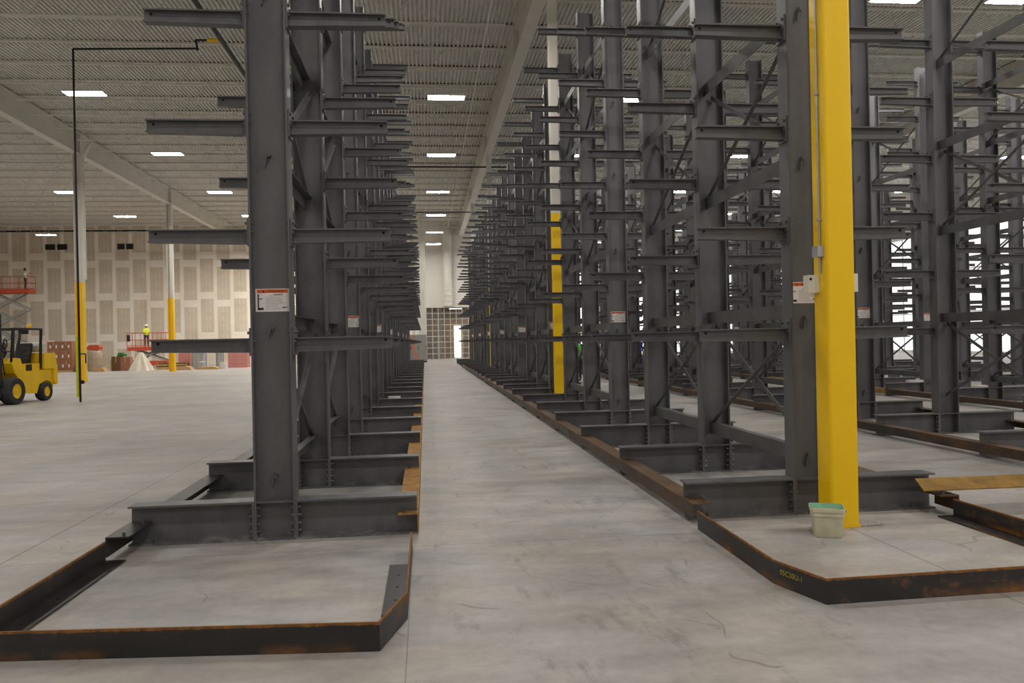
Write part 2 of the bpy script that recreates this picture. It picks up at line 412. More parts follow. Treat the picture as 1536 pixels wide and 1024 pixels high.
def tube_col_mesh(z0, z1, h=.127, r=.03, mats=None):
    ring = []
    for cx, cy, a0 in ((h - r, h - r, 0), (-h + r, h - r, 90), (-h + r, -h + r, 180), (h - r, -h + r, 270)):
        for k in range(6): t = R(a0 + 18 * k); ring.append((cx + r * math.cos(t), cy + r * math.sin(t)))
    return MB().rings([[(x, y, z0) for x, y in ring], [(x, y, z1) for x, y in ring]])
def h_col(z0, z1, e=0.):
    m = MB(); a = .18 + e
    m.box(-a, -.15 + e, -a, a, z0, z1); m.box(.15 - e, a, -a, a, z0, z1); m.box(-.15, .15, -.02 - e, .02 + e, z0, z1)
    return m
def bcol(kind, x, y, label):
    t = thing('building_column', label, 'column', (x, y, 0), group='building columns', kind='thing')
    f = tube_col_mesh if kind == 'tube' else h_col
    e = f(4.98, 11.35); e.obj('shaft', M['white_steel'], t)
    f(.02, 4.98).obj('yellow_wrap', M['yellow'] if kind == 'tube' else M['yellow_old'], t)
    (MB().box(-.13, .13, -.13, .13, 0, .02) if kind == 'tube' else MB().box(-.2, .2, -.2, .2, 0, .02)).obj('base_plate', M['yellow'] if kind == 'tube' else M['yellow_old'], t)
    return t
near_col = bcol('tube', 3.527, 6.672, 'big yellow building column in the foreground beside the cream bucket')
bcol('tube', 3.527, 21.3, 'yellow and white column standing inside the rack row right of the aisle')
bcol('tube', 3.527, 42.6, 'thin distant yellow and white column in the right rack row, third from front')
bcol('tube', 3.527, 57.2, 'farthest thin yellow and white column in the right rack row')
bcol('h', -17.1, 42.6, 'yellow and white H-shaped column behind the black gas pipe on the left')
bcol('h', -17.1, 57.2, 'yellow and white H-shaped column near the drywall wall, left of nearest rack')
bcol('h', -37.6, 42.6, 'yellow and white H-shaped column at the far left beyond the forklift')
bcol('tube', 24.0, 28., 'yellow and white building column among the far right racks, nearer one')
bcol('tube', 24.0, 42.6, 'yellow and white building column among the far right racks, deeper one')

# ------------------------------------------------------------------ cantilever racks
W2, BL, AL, BF, ZB, HT = .1694, 1.0225, .8372, .1, .332, 8.56
LV = [1.713 + .928 * k for k in range(8)]
def column_mb():
    m = MB(); m.box(-W2, -W2 + .016, -BF, BF, 0, HT); m.box(W2 - .016, W2, -BF, BF, 0, HT); m.box(-W2 + .016, W2 - .016, -.006, .006, 0, HT)
    for z in (0.004, ZB - .016): m.box(-W2 + .016, W2 - .016, -BF + .005, BF - .005, z, z + .016)
    for s in (-1, 1):                                     # bolts through the flanges
        for z in (.07, .13, .2, .27):
            for y in (-.065, .065): m.cyl((s * (W2 - .017), y, z), (s * (W2 - .04), y, z), .013, n=6, m=1)
        for L in LV:
            for z in (L + .045, L - .03):
                for y in (-.06, .06): m.cyl((s * (W2 - .017), y, z), (s * (W2 - .034), y, z), .012, n=6, m=1)
    return m
def base_mb(s, bolts=True):
    m = MB(); f = lambda a, b: (min(s * a, s * b), max(s * a, s * b))
    m.box(*f(.001, .019), -BF, BF, .002, ZB + .001)
    m.box(*f(.019, BL), -BF, BF, .002, .017); m.box(*f(.019, BL), -BF, BF, ZB - .016, ZB); m.box(*f(.019, BL), -.006, .006, .017, ZB - .016)
    if bolts:
        for z in (.07, .13, .2, .27):
            for y in (-.065, .065): m.cyl((s * .019, y, z), (s * .045, y, z), .015, n=6, m=1)
        for y in (-.06, .06): m.cyl((s * (BL - .2), y, .017), (s * (BL - .2), y, .05), .014, n=6, m=1)
    return m
def arm_mb(s, far=False):
    """arm whose top is local z=0; x outward from the flange face"""
    m = MB(); f = lambda a, b: (min(s * a, s * b), max(s * a, s * b)); hw = .05
    a0 = .001 if far else .017
    def taper(z0a, z1a, z0b, z1b, w, mi=0):
        b = len(m.v); x0, x1 = s * a0, s * AL
        m.v.extend([(x0, -w, z0a), (x1, -w, z0b), (x1, w, z0b), (x0, w, z0a), (x0, -w, z1a), (x1, -w, z1b), (x1, w, z1b), (x0, w, z1a)])
        for q in ((0, 3, 2, 1), (4, 5, 6, 7), (0, 1, 5, 4), (1, 2, 6, 5), (2, 3, 7, 6), (3, 0, 4, 7)): m.face([b + i for i in q], mi)
    taper(-.012, 0, -.012, 0, hw); taper(-.124, -.113, -.108, -.097, hw); taper(-.113, -.012, -.097, -.012, .005)
    if not far: m.cyl((s * (AL - .055), -.0065, -.035), (s * (AL - .055), .0065, -.035), .012, n=10, m=1)
    return m
def end_plate_mb(s):
    m = MB(); f = lambda a, b: (min(s * a, s * b), max(s * a, s * b))
    m.box(*f(.001, .016), -.085, .085, -.15, .085)
    for z in (.045, -.035):
        for y in (-.06, .06): m.cyl((s * .016, y, z), (s * .034, y, z), .014, n=6, m=1)
    return m
def tab_mb():
    m = MB()
    for z in (0,):
        m.cyl((0, -.0065, z), (0, -.05, z), .016, n=8, m=1); m.bar((-.01, -.03, z + .02), (-.035, -.03, z - .1), .008, .03, (0, 1, 0)) 
    return m
def label_mb():
    m = MB(); w, h, y = .141, .098, -.0095
    m.box(-w, w, y, y + .003, -h, h, 0)
    y -= .0006
    def q(x0, x1, z0, z1, mi): 
        b = len(m.v); m.v.extend([(x0, y, z0), (x1, y, z0), (x1, y, z1), (x0, y, z1)]); m.face((b, b + 1, b + 2, b + 3), mi)
    q(-w + .012, w - .012, h - .036, h - .006, 1)
    b = len(m.v); m.v.extend([(-.085, y - .0004, h - .032), (-.062, y - .0004, h - .032), (-.0735, y - .0004, h - .011)]); m.face((b, b + 1, b + 2), 2)
    q(-w + .017, -w + .028, -h + .014, h - .045, 2); q(-w + .017, -.075, -h + .014, -h + .034, 2); q(-w + .028, -.082, .008, .015, 2)
    q(.01, .085, h - .052, h - .046, 2); q(-.03, .085, h - .064, h - .060, 3)
    rnd = random.Random(3)
    for k in range(9):
        z = h - .08 - k * .0125; q(-.058, -.058 + rnd.uniform(.1, .19), z, z + .0035, 3)
    q(.085, .1, -h + .03, -h + .042, 2); q(.103, .13, -h + .033, -h + .038, 2)
    return m
SM = [M['steel'], M['bolt']]; DM = [M['steel'], M['hole']]
me_col = column_mb().mesh('column', SM)
me_base = {s: base_mb(s).mesh('base', SM) for s in (-1, 1)}
me_arm = {s: arm_mb(s).mesh('arm', DM) for s in (-1, 1)}
def arm_joined(s):
    a, p = arm_mb(s), end_plate_mb(s); b = len(a.v); a.v += p.v
    for f_, m_ in zip(p.f, p.mi): a.face([b + i for i in f_], 0)
    return a
me_arm1 = {s: arm_joined(s).mesh('arm', DM) for s in (-1, 1)}
me_plate = {s: end_plate_mb(s).mesh('end_plate', SM) for s in (-1, 1)}
me_tab = tab_mb().mesh('brace_tab', [M['steel_dark'], M['bolt']])
me_label = label_mb().mesh('warning_label', [M['white_lbl'], M['orange_lbl'], M['ink'], M['grey_ink']])
me_warn = text_mesh('WARNING', .026, M['ink'], 'lettering', 1.1)
# far upright in one mesh
mb = MB(); mb.box(-W2, -W2 + .016, -BF, BF, 0, HT); mb.box(W2 - .016, W2, -BF, BF, 0, HT); mb.box(-W2 + .016, W2 - .016, -.006, .006, 0, HT)
for s in (-1, 1):
    for src, off in [(base_mb(s, False), 0)] + [(arm_mb(s, True), L) for L in LV]:
        b = len(mb.v); mb.v += [(x + s * W2, y, z + off) for x, y, z in src.v]
        for fc in src.f: mb.face([b + i for i in fc])
me_far = mb.mesh('cantilever_upright', M['steel'])

def upright(x, y, label, group, level, sticker):
    """level 0: arms with end plates as sub-parts; 1: parts; 2: one mesh"""
    if level == 2:
        o = link('cantilever_upright', me_far, None, (x, y, 0)); tag(o, label, 'rack upright', group)
        if sticker: link('warning_label', me_label, o, (0, 0, 2.035))
        return o
    t = thing('cantilever_upright', label, 'rack upright', (x, y, 0), group=group)
    link('column', me_col, t)
    for s in (-1, 1):
        link('base', me_base[s], t, (s * W2, 0, 0))
        for L in LV:
            a = link('arm', (me_arm if level == 0 else me_arm1)[s], t, (s * W2, 0, L))
            if level == 0: link('end_plate', me_plate[s], a)
    if sticker:
        lb = link('warning_label', me_label, t, (0, 0, 2.035)); lb['label'] = 'white warning label with an orange header'
        link('lettering', me_warn, lb, (.03, -.0112, .077), (R(90), 0, 0))
        if level == 0:
            for z in (.53, 1.8, 3.27, 4.65, 5.96, 7.33): link('brace_tab', me_tab, t, (0, 0, z))
    return t
def brace_mesh(S, kind):
    m = MB(); y0, y1 = .009, S - .009
    if kind == 'h':
        m.box(-.055, -.047, y0, y1, -.07, .07); m.box(-.047, .03, y0, y1, .062, .07)
    return m
S = 2.441
BZ = (.53, 1.87, 3.27, 4.65, 5.96, 7.33)
me_h = brace_mesh(S, 'h').mesh('horizontal_brace', M['steel_dark'])
def diag_mesh(z0, z1, s):
    m = MB(); xo = .02 * s + .01
    m.bar((xo, .04, z0), (xo, S - .04, z1), .05, .006, (1, 0, 0)); m.bar((xo, .04, z0), (xo, S - .04, z1), .006, .04, (1, 0, 0), off=(.022, .02 * s))
    return m.mesh('diagonal_brace', M['steel_dark'])
me_d = []
for a, b in ((0, 1), (2, 3), (4, 5)):
    me_d += [diag_mesh(BZ[a] + .09, BZ[b] - .09, 1), diag_mesh(BZ[b] - .09, BZ[a] + .09, -1)]
def brace_far():
    m = MB()
    for z in BZ: m.box(-.055, .0, .009, S - .009, z - .07, z + .07)
    for a, b in ((0, 1), (2, 3), (4, 5)):
        m.bar((.02, .04, BZ[a] + .09), (.02, S - .04, BZ[b] - .09), .05, .008, (1, 0, 0)); m.bar((.035, .04, BZ[b] - .09), (.035, S - .04, BZ[a] + .09), .05, .008, (1, 0, 0))
    return m.mesh('rack_bracing', M['steel_dark'])
me_bfar = brace_far()
def bracing(x, y, label, group, far, nolow=False):
    if far: return tag(link('rack_bracing', me_bfar, None, (x, y, 0)), label, 'bracing', group)
    t = thing('rack_bracing', label, 'bracing', (x, y, 0), group=group)
    for z in BZ[1:] if nolow else BZ: link('horizontal_brace', me_h, t, (0, 0, z))
    for me in me_d: link('diagonal_brace', me, t)
    return t

ROWS = [  # name, x, first y, count, sticker phase, full-detail count, part count
    ('left of the aisle', -1.2923, 7.125, 23, 0, 6, 14),
    ('right of the aisle', 3.5062, 7.187, 23, 0, 6, 14),
    ('second right of the aisle', 8.3646, 9.87, 22, 1, 3, 10),
    ('third right of the aisle', 13.10, 15.08, 20, 1, 1, 7),
    ('fourth right of the aisle', 17.6, 20.0, 18, 2, 0, 3),
    ('fifth right of the aisle', 22.3, 29.7, 14, 0, 0, 0),
]
for ri, (rn, x, y0, cnt, ph, nf, npt) in enumerate(ROWS):
    rn2 = 'rack row ' + rn if ri < 2 else rn.split()[0] + ' rack row right of the aisle'
    for i in range(cnt):
        y = y0 + S * i
        st = (i + ph) % 3 == 0
        lab = f'{ORD[i]} grey upright from the front in the {rn2}'
        if ri == 0 and i == 0: lab = 'nearest dark grey upright left of the aisle, orange-headed warning label on its column'
        if ri == 1 and i == 0: lab = 'nearest dark grey upright right of the aisle, directly behind the big yellow column'
        upright(x, y, lab, f'uprights of the rack row {rn}', 0 if i < nf else 1 if i < npt else 2, st)
        if i < cnt - 1 and (i + ph) % 3 != 2:
            bracing(x, y, f'grey cross bracing behind the {ORD[i]} upright of the {rn2}', f'bracing of the rack row {rn}', i >= npt + 6 or ri in (0, 1) and i >= npt, ri == 2 and i < 2)

# ------------------------------------------------------------------ angle-iron guards along the base ends
def guard(x, side, y0, n, row_y0, zlo, ztop, m, label, group, ext0=0., ext1=0., hl=.165):
    """vertical leg outside the base tips, horizontal leg at the top between the base beams; side=-1 left end, +1 right end"""
    b = MB(); xt = x + side * (W2 + BL + .003); xo = xt + side * .012
    lo, hi = min(xt, xo), max(xt, xo)
    ya, yb = y0 - ext0, y0 + n * S - .02 + ext1
    b.box(lo, hi, ya, yb, zlo, ztop)
    ks = [row_y0 + S * k for k in range(-1, 40)]
    cuts = [k for k in ks if ya - .2 < k < yb + .2]
    edges = [ya]
    for k in cuts: edges += [k - .012, k + .012]
    edges.append(yb)
    # horizontal leg fits between webs
    segs = [(edges[i], edges[i + 1]) for i in range(0, len(edges) - 1, 2)]
    xi = xt - side * hl
    for a, c in segs:
        a, c = max(a, ya), min(c, yb)
        if c - a > .03: 
            b.box(min(xi, xt), max(xi, xt), a, c, ztop - .012, ztop)
            for yy in (a + .05, c - .05): b.cyl((xt - side * .11, yy, ztop), (xt - side * .11, yy, ztop + .025), .013, n=6, m=1)
    return tag(b.obj('guard_angle', [m, M['bolt']]), label, 'angle iron', group)
ya, yb_ = ROWS[0][2], ROWS[1][2]
gl = 'angle iron guards along the rack bases'
for k in range(6):
    guard(ROWS[0][1], 1, ya + S * 3 * k, 3, ya, .03, .185, M['rust_orange'], f'orange rusty angle iron guard on the aisle side of the left racks, {ORD[k]} length', gl, .13 if k == 0 else 0)
    guard(ROWS[0][1], -1, ya + S * 3 * k, 3, ya, .03, .185, M['rust_black'], f'dark angle iron guard on the open-floor side of the left racks, {ORD[k]} length', gl, .54 if k == 0 else 0)
    guard(ROWS[1][1], -1, yb_ + S * 3 * k, 3, yb_, .06, .185, M['rust_mid'], f'brown angle iron guard on the aisle side of the right racks, {ORD[k]} length', gl, .3 if k == 0 else 0)
    guard(ROWS[2][1], -1, ROWS[2][2] + S * 3 * k - S, 3, ROWS[2][2], .06, .185, M['rust_mid'], f'brown angle iron guard on the left edge of the second right rack row, {ORD[k]} length', gl)
for k in range(4):
    guard(ROWS[3][1], -1, ROWS[3][2] + S * 3 * k - S, 3, ROWS[3][2], .06, .185, M['rust_orange'] if k == 1 else M['rust_mid'], f'rusty angle iron guard on the left edge of the third right rack row, {ORD[k]} length', gl)
for k in range(3):
    guard(ROWS[2][1], 1, ROWS[2][2] + S * 3 * k - S, 3, ROWS[2][2], .06, .185, M['rust_mid'], f'brown angle iron guard on the right edge of the second right rack row, {ORD[k]} length', gl)
guard(ROWS[1][1], 1, yb_ - .42, 0, yb_, .045, .187, M['rust_mid'], 'short rusty angle stub under the flat plate, right end of nearest right base', gl, 0, .36)
guard(ROWS[1][1], 1, yb_ + .14, 3, yb_, .06, .185, M['rust_mid'], 'brown angle iron guard on the second-aisle side of the right racks', gl)

# bent end guards lying on the floor
def outline_guard(pts, feet, label, m, name='end_guard', t=.012, h=.158, extra=None):
    """pts: plan polyline of the outer face; feet: list of (i, inward sign, start, end fraction)"""
    b = MB()
    n = len(pts); P = [Vector((p[0], p[1])) for p in pts]
    inn = []
    for i in range(n):
        ds = []
        if i > 0: ds.append((P[i] - P[i - 1]).normalized())
        if i < n - 1: ds.append((P[i + 1] - P[i]).normalized())
        nn = sum((Vector((-d.y, d.x)) for d in ds), Vector((0, 0))).normalized()
        k = 1 / max(.4, nn.dot(Vector((-ds[0].y, ds[0].x))))
        inn.append(nn * k)
    sec = [(0, .002), (0, h), (t, h), (t, .014), (t, .002)]
    rings = []
    for i in range(n):
        rings.append([(P[i].x + inn[i].x * o, P[i].y + inn[i].y * o, z) for o, z in ((0, .002), (t, .002), (t, h), (0, h))])
    b.rings(rings, 0, True, False)
    for i, a, c, wd in feet:
        d = P[i + 1] - P[i]; p, q = P[i] + d * a, P[i] + d * c; nrm = Vector((-d.y, d.x)).normalized()
        o0, o1 = p + nrm * (t + .0005), q + nrm * (t + .0005); i0, i1 = p + nrm * wd, q + nrm * wd
        b.rings([[(v.x, v.y, .002) for v in (o0, o1, i1, i0)], [(v.x, v.y, .014) for v in (o0, o1, i1, i0)]], 0, True, False)
        for f in (.25, .5, .75):
            c2 = (o0 + (o1 - o0) * f + i0 + (i1 - i0) * f) / 2
            b.cyl((c2.x, c2.y, .0142), (c2.x, c2.y, .0147), .012, n=10, m=1)
    if extra: extra(b)
    return tag(b.obj(name, [m, M['hole']]), label, 'angle iron', 'angle iron end guards')
# left rack: right wing + bend + front bar + left bend (counter-clockwise so inward normal points to the rack)
outline_guard([(-2.54, 4.59), (-.274, 4.384), (-.136, 4.875), (-.132, 6.42)], [(2, .03, .75, .16)],
              'dark bent angle iron end guard on the floor before the nearest left rack', M['rust_dark'])
outline_guard([(-2.50, 6.56), (-2.52, 4.63)], [(0, 0, 1, .16)], 'dark straight angle iron on the floor left of the nearest left rack end', M['rust_dark'])
# right rack
outline_guard([(2.285, 6.72), (2.264, 5.161), (2.397, 4.70), (4.5, 4.76), (4.66, 5.17)], [(2, .02, .98, .15)],
              'dark bent angle iron end guard on the floor before the big yellow column', M['rust_dark'])
outline_guard([(4.66, 5.2), (4.66, 6.76)], [(0, .0, 1, .16)], 'dark straight angle iron on the floor under the rusty flat plate', M['rust_dark'])
# chalk marks
def chalk(body, size, loc, rot, m, parent, label):
    me = text_mesh(body, size, m, 'chalk_mark', 1.0)
    o = link('chalk_mark', me, parent, loc, rot); o['label'] = label; return o
eg = [o for o in C.objects if o.name.startswith('end_guard')]
d = Vector((2.397 - 2.264, 4.70 - 5.161)); ang = math.atan2(d.y, d.x)
nrm = Vector((d.y, -d.x)).normalized()
chalk('05C30U-1', .05, (2.264 + d.x * .36 + nrm.x * .001, 5.161 + d.y * .36 + nrm.y * .001, .095), (R(90), 0, ang), M['chalk'], eg[2], 'yellow chalk scrawl')
ga = [o for o in C.objects if o.get('label', '').startswith('rusty angle iron guard on the left edge of the third')]
chalk('U  05C30U', .12, (13.10 - W2 - BL - .0155, 20.6, .12), (R(90), 0, R(-90)), M['chalk_white'], ga[1], 'pale chalk scrawl')
# rusty flat plate resting on the stub
mb = MB(); A = Vector((4.40, 6.80, .222)); Bv = Vector((4.455, 7.02, .292)); dx = Vector((2.2, 0, 0)); up = (Bv - A).normalized().cross(Vector((1, 0, 0))) * -.01
mb.rings([[A, Bv, Bv + up, A + up], [A + dx, Bv + dx, Bv + dx + up, A + dx + up]], 0, True, False)
fp = mb.obj('steel_plate', M['rust_plate']); tag(fp, 'long flat yellow-brown rusty steel plate laid across the right base end', 'steel plate')
me = text_mesh('05C30U', .09, M['chalk_white'], 'chalk_mark'); o = link('chalk_mark', me, fp, (5.5, 6.905, .2585), (math.atan2(.07, .22), 0, 0)); o.location.z += .004
tag(MB().box(6.3, 6.5, 6.8, 7.05, 0, .18).obj('timber_block', M['wood']), 'pale timber block propping the far end of the rusty flat plate', 'block')

# ------------------------------------------------------------------ things by the yellow column
t = thing('plastic_bucket', 'dusty cream square plastic bucket standing beside the big yellow column', 'bucket', (3.245, 6.33, 0), R(-22))
def sq(h, r, z, k=5):
    out = []
    for cx, cy, a0 in ((h - r, h - r, 0), (-h + r, h - r, 90), (-h + r, -h + r, 180), (h - r, -h + r, 270)):
        for i in range(k): a = R(a0 + 90 * i / (k - 1)); out.append((cx + r * math.cos(a), cy + r * math.sin(a), z))
    return out
mb = MB(); mb.rings([sq(.102, .03, .002), sq(.106, .03, .01), sq(.122, .033, .175), sq(.131, .036, .177), sq(.131, .036, .19), sq(.125, .034, .192), sq(.126, .034, .208), sq(.133, .036, .21), sq(.133, .036, .236), sq(.126, .034, .238), sq(.122, .033, .215), sq(.1, .03, .02)])
mb.obj('pail', M['bucket'], t)
mb = MB(); mb.rings([sq(.1205, .033, .2365), sq(.1195, .033, .16), sq(.112, .032, .09)], cap=False); mb.rings([sq(.111, .03, .088), sq(.111, .03, .09)])
mb.obj('paint_residue', M['mint'], t)
mb = MB(); mb.tube([(.142 * math.cos(a), .165 * math.sin(a), .2 - .1 * math.sin(a)) for a in (math.pi * i / 16 for i in range(17))], .003, 6)
for sx in (-1, 1): mb.cyl((sx * .133, 0, .2), (sx * .147, 0, .2), .012, n=8)
mb.obj('handle', M['wire'], t)
mb = MB()
rnd = random.Random(5); N = 9
pts = [[(3.77 + .2 * (i / N - .5) * 1.1, 6.62 + .12 * (j / N - .5), .006 + .035 * rnd.random() * math.sin(math.pi * i / N) * math.sin(math.pi * j / N)) for i in range(N + 1)] for j in range(N + 1)]
mb.rings(pts, 0, False, False, False)
tag(mb.obj('plastic_film', M['film']), 'crumpled clear plastic film on the floor at the yellow column foot', 'plastic')
def sensor(x0, x1, y0, y1, label):
    t = thing('sensor_box', label, 'sensor box', (0, 0, 0))
    m = MB(); m.box(x0, x1, y0, y1, 2.005, 2.16); m.obj('case', M['offwhite'], t)
    return t
t = sensor(3.302, 3.398, 6.69, 6.78, 'white plastic sensor box with black lens on left face of yellow column')
MB().cyl((3.325, 6.6895, 2.125), (3.325, 6.685, 2.125), .012, n=14).obj('lens', M['black'], t)
MB().box(3.365, 3.3985, 6.68, 6.6895, 2.012, 2.153).obj('side_cover', M['offwhite'], t)
sensor(3.656, 3.695, 6.58, 6.67, 'slim white plastic sensor box on right face of yellow column')
t = thing('electrical_conduit', 'thin grey conduit running up the left face of the yellow column', 'conduit', (3.387, 6.64, 0))
MB().cyl((0, 0, 2.165), (0, 0, 11.3), .0105, n=10).obj('pipe', M['galv'], t)
MB().box(-.045, .012, -.05, .05, 2.31, 2.40).obj('junction_box', M['galv'], t)
m = MB()
for z in (2.62, 3.7, 4.8): m.box(-.014, .0108, -.02, .02, z, z + .02)
m.obj('strap', M['galv'], t)

# ------------------------------------------------------------------ lights
me_house = MB().box(-.64, .64, -.24, .24, .012, .09).mesh('housing', M['housing'])
mb = MB()
def quad(m, x0, x1, y0, y1, z, mi=0):
    b = len(m.v); m.v += [(x0, y0, z), (x0, y1, z), (x1, y1, z), (x1, y0, z)]; m.face((b, b + 1, b + 2, b + 3), mi)
quad(mb, -.62, .62, -.22, -.03, 0)
me_diff0 = mb.mesh('diffuser', M['lamp']); me_diffb = mb.mesh('diffuser', M['lamp_bright']); me_diff = me_diff0
mb = MB()
for sx in (-.5, .5): mb.cyl((sx, 0, .09), (sx, 0, 2.39), .006, n=5)
me_hang = mb.mesh('hanger', M['galv'])
cols = {-27.6: 'left part of the open floor', -19.0: 'second line over the open floor', -13.6: 'floor before the drywall wall', -11.05: 'open floor beside the left racks', .9: 'aisle', 7.7: 'second aisle', 12.1: 'gap after the second right rack row', 15.2: 'third right rack row', 20.7: 'far right racks', 29.: 'right wall'}
for lx, nm in cols.items():
    ys = [-8, 1.5, 10.5, 19.3, 28.2, 36.9, 46., 54.4, 63., 70.5]
    if lx == 7.7: ys = [-8, 1.5, 10.5, 28.2, 36.9, 46., 54.4, 63., 70.5]
    if lx == 12.1: ys = [19.4]
    if lx < -15: ys = ys[:-1]
    if lx == -13.6: ys = [62., 68.5]
    for k, ly in enumerate(ys):
        t = thing('ceiling_light', f'lit strip light over the {nm}, {ORD[k]} in its line', 'ceiling light', (lx, ly, 10.1), group='strip lights')
        me_diff = me_diffb if lx < -10 and ly > 60 else me_diff0
        link('housing', me_house, t); link('hanger', me_hang, t)
        link('diffuser', me_diff, t); link('diffuser', me_diff, t, (0, .25, 0))

t = thing('ceiling_light', 'unseen fill light added inside the room behind the gridded glazing', 'ceiling light', (3., YF + 3.6, 4.8), group='strip lights')  # fill lamp added to brighten the room behind the glass
link('housing', me_house, t); link('diffuser', me_diff, t)

# ------------------------------------------------------------------ pipes under the roof
def hang_pipe(name, label, pts, r, m, hz=()):
    t = thing(name, label, 'pipe', (0, 0, 0))
    MB().tube(pts, r, 10).obj('pipe', m, t)
    h = MB()
    for (x, y, z) in hz: h.cyl((x, y, z), (x, y, ZC - .01), .008, n=5)
    if hz: h.obj('hanger', M['galv'], t)
    return t
hang_pipe('drain_pipe', 'white roof drain pipe with an elbow beside the left yellow-based column', [(-16.35, 42.35, 12.3), (-16.35, 42.35, 11.9), (-16.77, 42.35, 11.2), (-16.77, 42.35, 5.1)], .09, M['white_steel'], [(-16.35, 42.35, 12.3)])
hang_pipe('roof_pipe', 'thick black main pipe running under the roof above the left racks', [(-6.1, 10, 11.15), (-6.1, 74, 11.15)], .075, M['black_iron'], [(-6.1, y, 11.2) for y in (18, 26, 34, 42, 50, 58)])
t = thing('gas_pipe', 'thin black gas pipe dropping from the roof to the floor near the forklift', 'pipe', (-10.72, 26.55, 0))
MB().tube([(0, 0, 0), (0, 0, 11.0), (3.75, 0, 11.08), (3.75, 0, 11.02), (3.7, .0, 11.35), (4.53, 0, 11.35)], .032, 10).obj('pipe', M['black_iron'], t)
MB().cyl((4.05, 0, 11.35), (4.4, 0, 11.35), .06, n=10).obj('valve', M['yellow_old'], t)
MB().cyl((-.08, .06, .15), (-.08, .06, 2.05), .055, n=12).obj('sleeve', M['lime'], t)
m = MB(); m.tube([(0, 0, 1.5), (.18, 0, 1.5), (.18, 0, 1.2)], .02, 8); m.cyl((.06, 0, .62), (.06, .05, .62), .06, n=12); m.obj('outlet', M['black_iron'], t)
for k, (y, z) in enumerate(((44., 11.1), (59.4, 11.1))):
    hang_pipe('sprinkler_pipe', f'thin dark sprinkler pipe crossing the aisle under the roof, {("nearer", "farther")[k]} one', [(-4.5, y, z), (9, y, z)], .04, M['black_iron'], [(x, y, z) for x in (-4, 2, 8)])
hang_pipe('sprinkler_branch', 'thin white sprinkler line running along the aisle beside the big roof girder', [(2.15, 14, 11.55), (2.15, 70, 11.55)], .03, M['white_steel'], [(2.15, y, 11.55) for y in (20.2, 30.9, 42., 52.9, 61.6)])

# wall vents
for k, (x0, x1) in enumerate(((-32.95, -32.12), (-31.95, -31.12), (-26.9, -26.28), (-26.15, -25.55))):
    m = MB(); m.box(x0, x1, YF - .03, YF - .005, 10.4, 10.9)
    for z in (10.5, 10.6, 10.7, 10.8): m.box(x0, x1, YF - .05, YF - .03, z, z + .02)
    tag(m.obj('wall_vent', M['black']), f'dark louvred vent high on the drywall wall, {ORD[k]} from the left', 'vent', 'wall vents')

# ------------------------------------------------------------------ forklift
H = R(-98)
fk = thing('forklift', 'yellow forklift with black overhead guard parked on the left', 'forklift', (-12.85, 27.95, 0), H)
WB = 1.72
body = [(-.45, .42), (-.45, 1.02), (.1, 1.02), (.12, .98), (1.05, .98), (1.22, 1.4), (1.5, 1.42), (1.62, 1.25), (1.5, .95), (1.25, .7), (1.05, .3), (.42, .26), (.28, .55), (-.1, .66), (-.35, .6)]
MB().prism(body, 'y', -.5, .5).obj('chassis', M['yellow_old'], fk)
m = MB(); m.prism([(-.62, .5), (-.62, 1.02), (-.5, 1.55), (.08, 1.55), (.1, 1.03), (-.42, 1.03), (-.42, .66), (-.5, .5)], 'y', -.56, .56); m.obj('counterweight', M['yellow_old'], fk)
m = MB(); m.prism([(.14, .985), (.14, 1.22), (.9, 1.22), (.98, .985)], 'y', -.46, .46); m.obj('hood', M['yellow_old'], fk)
MB().box(.6, .9, .461, .468, 1.0, 1.2).obj('hood_vent', M['black'], fk)
m = MB(); m.box(.3, .85, -.25, .25, 1.225, 1.36); m.prism([(.3, 1.3), (.16, 1.85), (.26, 1.88), (.42, 1.36)], 'y', -.24, .24); m.obj('seat', M['black'], fk)
m = MB()
for y in (-.46, .46):
    m.bar((.16, y, 1.03), (-.02 + .1, y, 2.3), .06, .07, (1, 0, 0)); m.bar((1.36, y, 1.42), (1.1, y, 2.3), .05, .06, (1, 0, 0)); m.bar((.05, y, 2.32), (1.5, y, 2.32), .06, .06)
    m.bar((1.5, y, 2.32), (1.6, y, 1.3), .05, .05, (1, 0, 0))
for i in range(8): m.bar((.06 + i * .2, -.46, 2.32), (.06 + i * .2, .46, 2.32), .03, .04)
m.obj('overhead_guard', M['black'], fk)
m = MB(); m.lathe([(.0, 0), (.07, 0), (.07, .1), (.04, .14), (.0, .14)], (.45, .3, 2.36), n=14); m.obj('strobe_light', M['amber'], fk)
m = MB(); m.box(.62, .8, .18, .4, 2.16, 2.28); m.obj('work_light', M['black'], fk)
m = MB(); m.lathe([(.0, -.42), (.1, -.42), (.155, -.36), (.155, .34), (.1, .42), (.0, .42)], (-.1, 0, 1.74), 'y', 18); m.obj('gas_tank', M['tank'], fk)
m = MB(); m.cyl((1.3, 0, 1.35), (1.12, 0, 1.62), .025); m.lathe([(.17, -.015), (.19, 0), (.17, .015), (.15, 0)], (1.12, 0, 1.62), 'z', 20); m.obj('steering_wheel', M['black'], fk)
